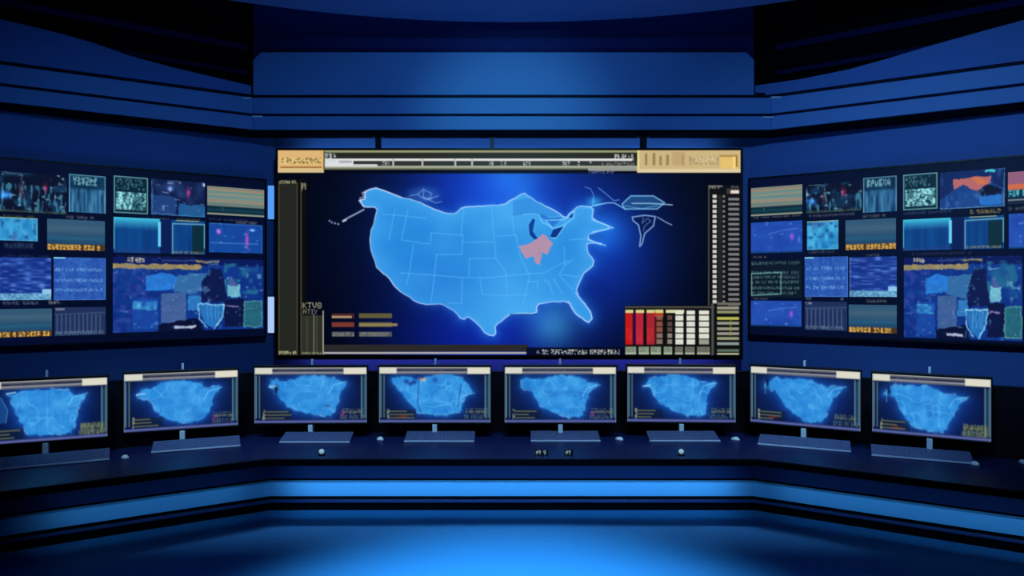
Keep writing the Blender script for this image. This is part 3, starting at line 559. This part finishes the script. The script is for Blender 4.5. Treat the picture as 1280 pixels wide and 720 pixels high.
def video_wall(side, px_in, py_top, py_bot, px_out, tiles, caps, label):
    a = math.radians(WA); off_ = .14
    # front plane of the display, parallel to the wing wall
    cx, cy = WX - off_ * math.sin(a), WY - off_ * math.cos(a)
    def tz(px):
        t = wing_hit(px, cx, cy, WA, side); return t, cy - t * math.sin(a)
    t_in, Yi = tz(px_in); t_out, Yo = tz(px_out)
    base = (side * (cx + t_in * math.cos(a)), Yi)
    zt, zb = Z(py_top, Yi), Z(py_bot, Yi)
    rz = -side * a
    e = empty('video_wall', (base[0], base[1], zb), rz); tag(e, label, 'video wall')
    L = t_out - t_in
    xa, xb = (0, L) if side > 0 else (-L, 0)
    mb = MB(); mb.box(xa, xb, .0, .10, 0, zt - zb); mb.build('housing', M['black'], e, bevel=.02)
    mb = MB(); rim = .018
    mb.box(xa, xb, -.015, 0, 0, rim); mb.box(xa, xb, -.015, 0, zt - zb - rim, zt - zb); mb.box(xa, xa + rim, -.015, 0, rim, zt - zb - rim); mb.box(xb - rim, xb, -.015, 0, rim, zt - zb - rim)
    mb.build('bezel', M['black'], e)
    xs0, xs1 = min(px_in, px_out), max(px_in, px_out)
    cvb = Cv(0, 0, (xb - xa) * 100, (zt - zb) * 100, 1.2, (3, 9, 34)); wu, hu = cvb.x1, cvb.y1
    cvb.mix(cvb.noise(50, 30) * .5, (6, 16, 62))
    def bu(px, py):
        t, Yt = tz(px); return (side * (t - t_in) - xa) * 100, (zt - Z(py, Yt)) * 100
    for px, py, ln, hh_, c in caps:
        u0, v0 = bu(px, py); u1, v1 = bu(px + ln, py); u0, u1 = min(u0, u1), max(u0, u1)
        cvb.glyphs(u0, v0, u1, v0 + hh_ * 1.1, c, 3.6, .75)
    screen_mesh('display_background', cvb, xb - xa - .04, zt - zb - .04, e, y=-.003, x0=xa + .02, z0=.02)
    for k, (kind, x0, y0, x1, y1) in enumerate(tiles):
        ta, Ya = tz(x0); tb, Yb = tz(x1); ym = (Ya + Yb) / 2
        ua, ub = side * (ta - t_in), side * (tb - t_in); ua, ub = min(ua, ub), max(ua, ub)
        z0, z1 = Z(y1, ym) - zb, Z(y0, ym) - zb
        o = screen_mesh('display_tile', paint_tile(kind, x0, y0, x1, y1, 100 + k * 7 + (50 if side > 0 else 0)), ub - ua, z1 - z0, e, y=-.006, x0=ua, z0=z0, blur=2)
    # wall brackets
    for q in (.25, .75):
        mb = MB(); xm = xa + (xb - xa) * q; mb.box(xm - .1, xm + .1, .10, off_ + .01, .6, 1.2)
        mb.build('wall_bracket', M['black'], e)
TL = [('figures', -60, 219, -8, 262), ('figures', -2, 217, 83, 266), ('list', 86, 219, 132, 266), ('bright', 142, 221, 185, 267), ('stage', 189, 226, 256, 270), ('stripes', 259, 235, 330, 270),
      ('cyan', -60, 273, -8, 310), ('cyan', -2, 272, 47, 301), ('gold', 59, 275, 131, 313), ('cyanpair', 142, 274, 256, 317), ('redspots', 261, 280, 328, 316),
      ('navybar', -60, 322, -8, 372), ('navybar', -2, 322, 64, 375), ('grid', 67, 322, 132, 375), ('gold', -2, 386, 65, 421), ('bars', 68, 384, 132, 419), ('bigmap', 141, 323, 329, 413)]
TR = [('stripes', 939, 233, 1003, 269), ('figures', 1008, 229, 1077, 265), ('list', 1079, 221, 1121, 265), ('bright', 1129, 217, 1172, 262), ('mountain', 1175, 213, 1256, 260), ('orange', 1260, 213, 1330, 254),
      ('blue', 939, 277, 1003, 316), ('cyan', 1009, 276, 1048, 312), ('gold', 1057, 274, 1120, 312), ('cyanpair', 1129, 272, 1255, 312), ('blue', 1261, 266, 1330, 310),
      ('green', 939, 325, 1002, 372), ('grid', 1006, 321, 1060, 371), ('navybar', 1062, 321, 1121, 371), ('blue', 939, 376, 1002, 408), ('bars', 1006, 377, 1059, 413), ('gold', 1061, 381, 1121, 416), ('bigmap', 1130, 321, 1278, 424)]
CL = [(82, 268.5, 38, 3, (110, 130, 140)), (2, 267.5, 40, 2.5, (96, 110, 70)), (184, 271, 30, 2, (120, 120, 110)), (222, 272, 30, 2, (110, 110, 80)), (296, 275.5, 32, 3, (130, 140, 150)), (4, 303, 40, 5, (60, 80, 110)), (60, 376.5, 18, 3.5, (180, 190, 190)), (2, 378, 46, 3, (110, 130, 150)), (2, 318, 60, 3, (40, 56, 120)), (262, 271.5, 50, 2, (60, 80, 110)), (146, 318.5, 100, 2, (40, 50, 110))]
CR = [(940, 270.5, 60, 2, (130, 130, 110)), (1010, 268, 60, 2.5, (110, 120, 120)), (1078, 268, 30, 3, (110, 120, 120)), (1130, 264.5, 60, 2.5, (70, 90, 120)), (1214, 261.5, 40, 4, (190, 170, 90)), (1262, 258, 60, 3, (120, 120, 120)), (940, 320.5, 20, 2, (150, 140, 80)), (1010, 313.5, 36, 3, (80, 90, 110)), (1050, 373, 10, 2.5, (170, 190, 200)), (1082, 375.5, 28, 3, (120, 130, 130)), (1006, 372.5, 8, 2.5, (150, 170, 180)), (940, 373, 20, 2, (120, 140, 130)), (1082, 318, 20, 2, (120, 140, 150)), (1140, 316, 80, 2.5, (60, 60, 100))]
video_wall(-1, 333, 224, 422, -70, TL, CL, 'long black video wall of small dashboards on the left wing wall')
video_wall(1, 935.5, 223, 420, 1345, TR, CR, 'long black video wall of dashboards with an orange picture, right wing wall')

# ------------------------------------------------------------------ console desk
DA = 32.0
DL = 4.4
def dl(yf, L=DL): return poly3(2.22 + (yf - 6.5) * math.tan(math.radians(DA / 2)), yf, DA, L)
desk = empty('console_desk', (0, 7.3, 0)); tag(desk, 'long dark console desk with angled wings, carrying the row of monitors', 'desk')
def dpart(name, yf, yb, z0, z1, m, bevel=0.0):
    o = band(dl(yf), dl(yb), z0, z1).build(name, m, bevel=bevel); o.parent = desk; o.location = (0, -7.3, 0); return o
ZT = .70
dpart('desktop', 6.53, 7.85, ZT - .03, ZT, M['desk'])
dpart('front_edge', 6.5, 6.56, ZT - .058, ZT - .001, M['deskedge'], .004)
dpart('back_panel', 7.72, 7.80, ZT, 1.355, M['black'])
dpart('front_panel', 7.30, 7.40, .319, ZT - .03, M['panel'])
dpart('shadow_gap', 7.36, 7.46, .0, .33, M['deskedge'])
dpart('bright_band', 7.27, 7.37, .147, .285, M['strip'], .004)
dpart('plinth', 7.29, 7.38, .0, .140, M['deskedge'])
dpart('plinth_trim', 7.255, 7.30, .085, .112, M['trim'], .004)  # ridge on the plinth; its highlight is put into the violet colour
# unseen light bars added under the overhanging top, to light the bright band
a = math.radians(DA)
def under_bar(cx, cy, ang, L, watts, label):
    e = empty('light_bar', (cx, cy, .61), ang); tag(e, label, 'light bar', 'light bars under the desktop')
    mb = MB(); mb.box(-L / 2, L / 2, -.02, .02, .03, .06); mb.build('housing', M['lampbody'], e)
    nrm = Vector((-math.sin(ang), math.cos(ang), 0))
    p = Vector((cx, cy, .60)); area('desk_lamp', p + nrm * .02, p + nrm * .66 + Vector((0, 0, -.40)), watts, L, .03, (0.12, 0.6, 1.0), 66)
under_bar(0, 6.66, 0, 4.5, 7.5, 'black light bar under the middle of the console desktop')
for s, wt, Lb in ((-1, 0.8, 1.7), (1, 2.3, 3.6)):
    t = Lb / 2; yc = 6.66; xc = 2.22 + .16 * math.tan(a / 2)
    under_bar(s * (xc + t * math.cos(a)), yc - t * math.sin(a), -s * a, Lb, wt, 'black light bar under the %s wing of the console desktop' % ('left' if s < 0 else 'right'))

# ------------------------------------------------------------------ monitors
MON = [  # centre px, centre py, distance, yaw (deg), quad of the lit picture in its own units, blob outline
    (57, 513, 6.55, 24, 1.013, 6.75, [(-88, 155), (545, 120), (545, 415), (-88, 473)], [(40, 210), (75, 215), (110, 190), (200, 185), (330, 180), (380, 215), (440, 200), (430, 225), (390, 280), (370, 400), (300, 410), (160, 420), (130, 400), (75, 300), (60, 240)]),
    (228, 500.5, 7.12, 22, 1.045, 7.27, [(628, 112), (1196, 88), (1196, 360), (628, 404)], [(690, 215), (715, 180), (760, 185), (800, 150), (900, 140), (1000, 150), (1030, 180), (1095, 165), (1110, 175), (1075, 215), (1060, 270), (1040, 310), (1000, 345), (930, 355), (850, 345), (790, 310), (750, 240), (700, 235)]),
    (388.5, 494, 7.42, 2, 1.146, 7.42, [(78, 80), (630, 80), (630, 352), (78, 352)], [(160, 130), (230, 150), (300, 125), (400, 115), (480, 135), (530, 150), (530, 165), (500, 210), (480, 270), (460, 320), (400, 322), (320, 300), (260, 285), (205, 245), (180, 185), (150, 175)]),
    (543.5, 493.5, 7.42, 0, 1.146, 7.42, [(698, 78), (1250, 78), (1250, 350), (698, 350)], [(750, 130), (830, 120), (900, 140), (950, 115), (1080, 110), (1130, 150), (1170, 205), (1120, 230), (1100, 300), (1040, 318), (900, 310), (850, 260), (800, 200), (770, 170)]),
    (700.5, 493.5, 7.42, 0, 1.146, 7.42, [(42, 78), (600, 78), (600, 350), (42, 350)], [(120, 150), (150, 125), (200, 140), (300, 115), (400, 120), (460, 150), (520, 165), (470, 200), (455, 250), (430, 325), (350, 325), (270, 300), (210, 260), (180, 200), (120, 180)]),
    (851.5, 493, 7.45, -3, 1.106, 7.45, [(655, 78), (1195, 78), (1195, 350), (655, 350)], [(735, 175), (760, 135), (850, 120), (950, 112), (1020, 150), (1100, 155), (1070, 195), (1055, 240), (1050, 320), (950, 322), (850, 280), (790, 230), (770, 185)]),
    (1004.5, 497, 7.2, -30, 1.02, 7.17, [(57, 68), (545, 92), (545, 352), (57, 310)], [(105, 155), (170, 115), (220, 125), (330, 120), (380, 155), (485, 158), (440, 200), (410, 250), (390, 315), (320, 318), (260, 280), (210, 240), (185, 185)]),
    (1162, 508, 6.62, -30, .973, 6.84, [(600, 92), (1125, 125), (1125, 412), (600, 350)], [(645, 185), (700, 145), (760, 145), (870, 155), (940, 190), (1030, 205), (990, 240), (960, 300), (940, 365), (850, 355), (770, 330), (740, 280), (715, 210), (680, 200)]),
]
def quv(q, p):
    (x0, y0), (x1, y1), (x2, y2), (x3, y3) = q; u = (p[0] - x0) / (x1 - x0); t = y0 + (y1 - y0) * u; b_ = y3 + (y2 - y3) * u
    return u * 139, (p[1] - t) / (b_ - t) * 69
def paint_monitor(i, quad, blob):
    cv = Cv(0, 0, 139, 69, 1.7, (6, 14, 48)); cv.rg = np.random.default_rng(40 + i)
    cv.glow(70, 35, 50, 30, (6, 36, 92)); 
    B = [quv(quad, p) for p in blob]; B2 = jitter(soften(B), 3, 1.1, i); ins = cv.inside(B2); d = cv.dist(B2, True)
    cv.mix(~ins * np.exp(-d / 5) * .75, (24, 86, 176))
    ins = ins * np.clip(.35 + d / 2.2, 0, 1); cv.mix(ins, (44, 138, 218)); n = cv.noise(9, 7); n2 = cv.noise(3, 2.5); n4 = cv.noise(2, 8)
    cv.mix(ins * np.clip(n - .35, 0, 1) * .7, (92, 190, 250)); cv.mix(ins * np.clip(n2 - .6, 0, 1) * .6, (22, 96, 190)); cv.mix(ins * np.clip(n4 - .6, 0, 1) * .5 * (cv.gx > 75), (120, 205, 250))
    cv.mix((d < 1.0) * np.clip(cv.noise(7, 6) * 3 - 1.6, 0, 1) * .6, (120, 195, 248)); cv.mix(ins * np.clip(cv.noise(14, 11) * 3 - 1.9, 0, 1) * .4, (24, 96, 184)); cv.mix(ins * np.clip(1 - np.abs(cv.noise(11, 9) - .5) * 22, 0, 1) * .45, (120, 200, 250))
    # streak of light along the upper right coast
    P = sorted(B, key=lambda p: -p[0])[:1][0]; cv.line([P, (P[0] - 16, P[1] + 4), (P[0] - 22, P[1] + 14)], (130, 205, 250), 1.2, .6)
    Q = sorted(B, key=lambda p: p[0])[:1][0]
    if i in (0, 1, 2, 5): cv.line([Q, (Q[0] + 9, Q[1] - 1)], (165, 215, 250), 2, .7)
    if i in (2, 6, 7): cv.glow(Q[0] + 9, Q[1] + (-3 if i > 2 else 2), 2.2, 4.5, (-40, -110, -150)); cv.line([(Q[0] + 6, Q[1] - 6), (Q[0] + 6, Q[1] + 9)], (120, 175, 225), 1, .6)
    if i == 3:
        for x, y in ((34, 18), (39, 21), (44, 19)): cv.glow(x, y, 2.8, 2.4, (-30, -90, -80))
        cv.glow(54, 15, 4, 1.8, (150, 10, -90)); cv.glow(58, 16, 2, 1.6, (60, 40, -20)); cv.line([(50, 16), (48, 45), (52, 56)], (16, 70, 150), 1.5, .6); cv.line([(102, 22), (98, 50)], (16, 70, 150), 1.5, .6); cv.glow(70, 16, 3, 3, (-20, -60, -60))
    if i == 2: cv.glow(90, 48, 3.5, 2, (-20, -70, -70))
    if i == 0:
        cv.poly([(0, 17), (22, 18), (29, 32), (27, 46), (0, 48)], (24, 74, 140), .8); cv.line([(22, 18), (29, 32), (27, 46)], (90, 160, 220), 1, .6)
    # side rails
    for x, c in ((1.5, (104, 150, 166)), (5.5, (90, 120, 110)), (131.5, (96, 140, 150)), (136, (84, 130, 150))): cv.rect(x, 10, x + 1.6, 63, c, .85)
    cv.rect(133.2, 12, 135.6, 63, (30, 60, 90))
    # lower data blocks
    cv.rect(10, 53, 46, 65, (16, 22, 30), .45)
    for y in (54, 58, 62):
        cv.rect(12, y, 30 + cv.rg.random() * 16, y + 1.8, (104, 112, 86), .75)
    cv.glyphs(10, 52, 14, 65, (180, 190, 160), 3.4, .7); cv.glyphs(108, 51, 136, 58, (120, 132, 100), 3, .6); cv.rect(108, 55, 134, 56, (130, 136, 100), .6); cv.glyphs(106, 59, 136, 64.5, (110, 140, 130), 3, .6)
    if i in (2, 1, 4): cv.glow(109, 58, 3, 3.4, (80, 5, 20))
    if i in (3, 7, 6): cv.glow(30, 61, 6, 1.5, (80, 10, -20))
    if i in (0, 7): cv.rect(108, 52, 137, 66, (96, 104, 70), .4); cv.glyphs(108, 52, 137, 66, (150, 160, 110), 4, .4)
    cv.rect(0, 65.2, 139, 69, (60, 70, 130)); cv.rect(0, 66.6, 139, 67.6, (106, 114, 170))
    # header
    cv.rect(0, 0, 139, 9, (96, 98, 108)); cv.rect(0, 0, 139, 1.2, (170, 172, 170)); cv.rect(22, 3, 110, 5.2, (36, 40, 60)); cv.rect(22, 5.8, 110, 7, (150, 154, 170)); cv.rect(0, 1.0, 22, 8, (214, 214, 200)); cv.rect(110, 1.0, 139, 8.6, (222, 218, 200)); cv.glyphs(30, 2.8, 80, 5.4, (90, 96, 120), 4, .5)
    cv.rect(0, 0, .9, 69, (120, 140, 150)); cv.rect(138.1, 0, 139, 69, (120, 140, 150))
    return cv
order = ['farthest left, cut by the picture edge', 'second from the left, slanted, round pale map', 'third from the left, purple speck at its lower right', 'fourth from the left, orange spot on top of its map',
         'just right of the middle of the row', 'third from the right, facing straight out', 'second from the right, slanted', 'farthest right, slanted, green figures low right']
def make_stand_monitor(i, px, py, Y, yaw, wid, yfit):
    SW = wid * Y / yfit; SH = .569 * Y / yfit
    zc = Z(py, Y)
    e = empty('monitor', (X(px, Y), Y, ZT), math.radians(yaw))
    tag(e, 'black monitor with blue map, ' + order[i], 'monitor', 'monitors on the console desk')
    z0 = zc - SH / 2 - ZT; z1 = z0 + SH; hw = SW / 2
    mb = MB(); bt, bs, bc = .024, .012, .016
    mb.box(-hw - bs, hw + bs, .008, .05, z0 - bc, z1 + bt)
    mb.box(-hw - bs, -hw, -.012, .008, z0 - bc, z1 + bt); mb.box(hw, hw + bs, -.012, .008, z0 - bc, z1 + bt); mb.box(-hw, hw, -.012, .008, z0 - bc, z0); mb.box(-hw, hw, -.012, .008, z1, z1 + bt)
    mb.build('housing', M['black'], e, bevel=.005)
    screen_mesh('screen', paint_monitor(i, MON[i][6], MON[i][7]), SW, SH, e, y=0, z0=z0, blur=2)
    mb = MB(); mb.box(-.024, .024, -.022, .03, .012, z0 - bc - .004); mb.box(-.024, .024, .045, .075, .012, z0 + .02); mb.box(-.024, .024, .0, .06, .012, z0 - bc - .02); mb.box(-.011, .011, .052, .07, z0 + .02, z1 + bt + .06)
    mb.build('pole', M['steel'], e, bevel=.005)
    mb = MB(); mb.box(-.16, .16, -.03, .14, 0, .012); mb.build('stand_base', M['black'], e, bevel=.004)
    return e
for i, m in enumerate(MON): make_stand_monitor(i, *m[:6])

# ------------------------------------------------------------------ keyboards
def make_keyboard(loc, yaw, wd, label):
    e = empty('keyboard', loc, math.radians(yaw)); tag(e, label, 'keyboard', 'keyboards in front of the monitors')
    dp, zf, zb = .20, .016, .075
    mb = MB(); hw = wd / 2
    mb.hexa([(-hw, 0, 0), (hw, 0, 0), (hw - .004, dp, 0), (-hw + .004, dp, 0), (-hw, 0, zf), (hw, 0, zf), (hw - .004, dp, zb), (-hw + .004, dp, zb)])
    mb.build('case', M['key'], e, bevel=.003)
    mb = MB(); mb.box(-hw, hw, -.008, .0, .004, zf + .004); mb.build('front_lip', M['keylip'], e, bevel=.002)
    mb = MB(); sl = (zb - zf) / dp
    nx = 16
    for r in range(5):
        y0 = .02 + r * .034; y1 = y0 + .027
        for c in range(nx):
            x0 = -hw + .04 + c * (wd - .08) / nx; x1 = x0 + (wd - .08) / nx * .86
            if r == 0 and 4 < c < 10: 
                if c > 5: continue
                x1 = x0 + (wd - .08) / nx * 4.86
            if r == 0 and c == 10: pass
            za, zc_ = zf + sl * y0, zf + sl * y1
            mb.hexa([(x0, y0, za - .002), (x1, y0, za - .002), (x1, y1, zc_ - .002), (x0, y1, zc_ - .002), (x0 + .003, y0 + .003, za + .006), (x1 - .003, y0 + .003, za + .006), (x1 - .003, y1 - .003, zc_ + .006), (x0 + .003, y1 - .003, zc_ + .006)])
    o = mb.build('keys', M['key'], e); return e
KB = [(67, 582, 112, 27, 'below the monitor at the far left end'), (246, 562.5, 98, 22, 'below the second monitor from the left'), (393, 554, 91, 0, 'below the monitor third from the left'), (549, 553, 91, 0, 'below the monitor with the orange spot'),
      (707, 552.5, 90, 0, 'below the monitor just right of the middle'), (856, 552.5, 91, 0, 'below the monitor third from the right'), (1004, 561, 102, -24, 'below the second monitor from the right'), (1152, 575.5, 106, -24, 'below the monitor at the far right end')]
for px, py, wpx, yaw, lab in KB:
    Y = (H - ZT) * F / (py - 360); wd = wpx / F * Y / math.cos(math.radians(yaw)) * .97
    make_keyboard((X(px, Y), Y, ZT), yaw, wd, 'slim dark keyboard ' + lab)
# ------------------------------------------------------------------ mice, and small knobs and tags given an added glow
def mouse_mesh(name, L=.095, Wd=.055, Hh=.034):
    bm = bmesh.new(); bmesh.ops.create_uvsphere(bm, u_segments=20, v_segments=12, radius=1)
    for v in bm.verts:
        x, y, z = v.co; taper = 1 - .15 * y
        v.co = Vector((x * Wd / 2 * taper, y * L / 2, max(z, 0) * Hh * (1 - .2 * y)))
    me = bpy.data.meshes.new(name); bm.to_mesh(me); bm.free(); return me
for px, py, yaw, lab in ((156, 573, 60, 'between the two leftmost monitors'), (475, 550, 50, 'right of the keyboard third from the left'), (774, 550, 50, 'right of the keyboard just right of the middle'),
                         (919, 550, 50, 'left of the keyboard second from the right'), (1058, 563, 40, 'right of the keyboard second from the right'), (1218, 581, 10, 'right of the keyboard at the far right end'), (1279, 579, 10, 'at the right edge of the picture')):
    Y = (H - ZT) * F / (py - 360)
    e = empty('computer_mouse', (X(px, Y), Y, ZT), math.radians(yaw)); tag(e, 'small pale mouse ' + lab, 'mouse', 'mice on the console desk')
    link('shell', mouse_mesh('shell'), M['mouse'], e, smooth=True)
    mb = MB(); mb.box(-.003, .003, .012, .034, .022, .034); mb.build('scroll_wheel', M['black'], e, bevel=.001)
for px, py, lab in ((402, 566, 'below the third monitor from the left'), (851.5, 566, 'below the third monitor from the right')):
    Y = (H - ZT) * F / (py + 3 - 360)
    e = empty('indicator_lamp', (X(px, Y), Y, ZT)); tag(e, 'round pale lamp near the desk front edge, ' + lab, 'indicator lamp', 'small lit marks along the desk edge')
    mb = MB(); mb.cyl((0, 0), .034, 0, .012, 24); mb.build('collar', M['black'], e)
    bm = bmesh.new(); bmesh.ops.create_uvsphere(bm, u_segments=20, v_segments=12, radius=.024)
    for v in bm.verts: v.co.z = v.co.z * .9 + .036
    me = bpy.data.meshes.new('dome'); bm.to_mesh(me); bm.free(); link('dome', me, M['led'], e, smooth=True)
for px, py, wpx, lab in ((677, 565, 15, 'wider'), (711, 565, 9, 'narrower')):  # pale lettered tags, their brightness added as glow in the lettering
    Y = (H - ZT) * F / (py + 4 - 360); wd = wpx / F * Y
    e = empty('lit_tag', (X(px, Y), Y, ZT)); tag(e, lab + ' of the two small lit tags near the desk front edge', 'sign', 'small lit tags on the desk')
    mb = MB(); mb.box(-wd / 2 - .006, wd / 2 + .006, .002, .016, 0, .05); mb.build('block', M['black'], e)
    cv = Cv(0, 0, wpx, 6, 5, (8, 14, 20)); cv.glyphs(.5, .7, wpx - .3, 5.3, (140, 165, 175), 3.6, .9, .66)
    screen_mesh('lettering', cv, wd, .046, e, y=0, z0=.003)
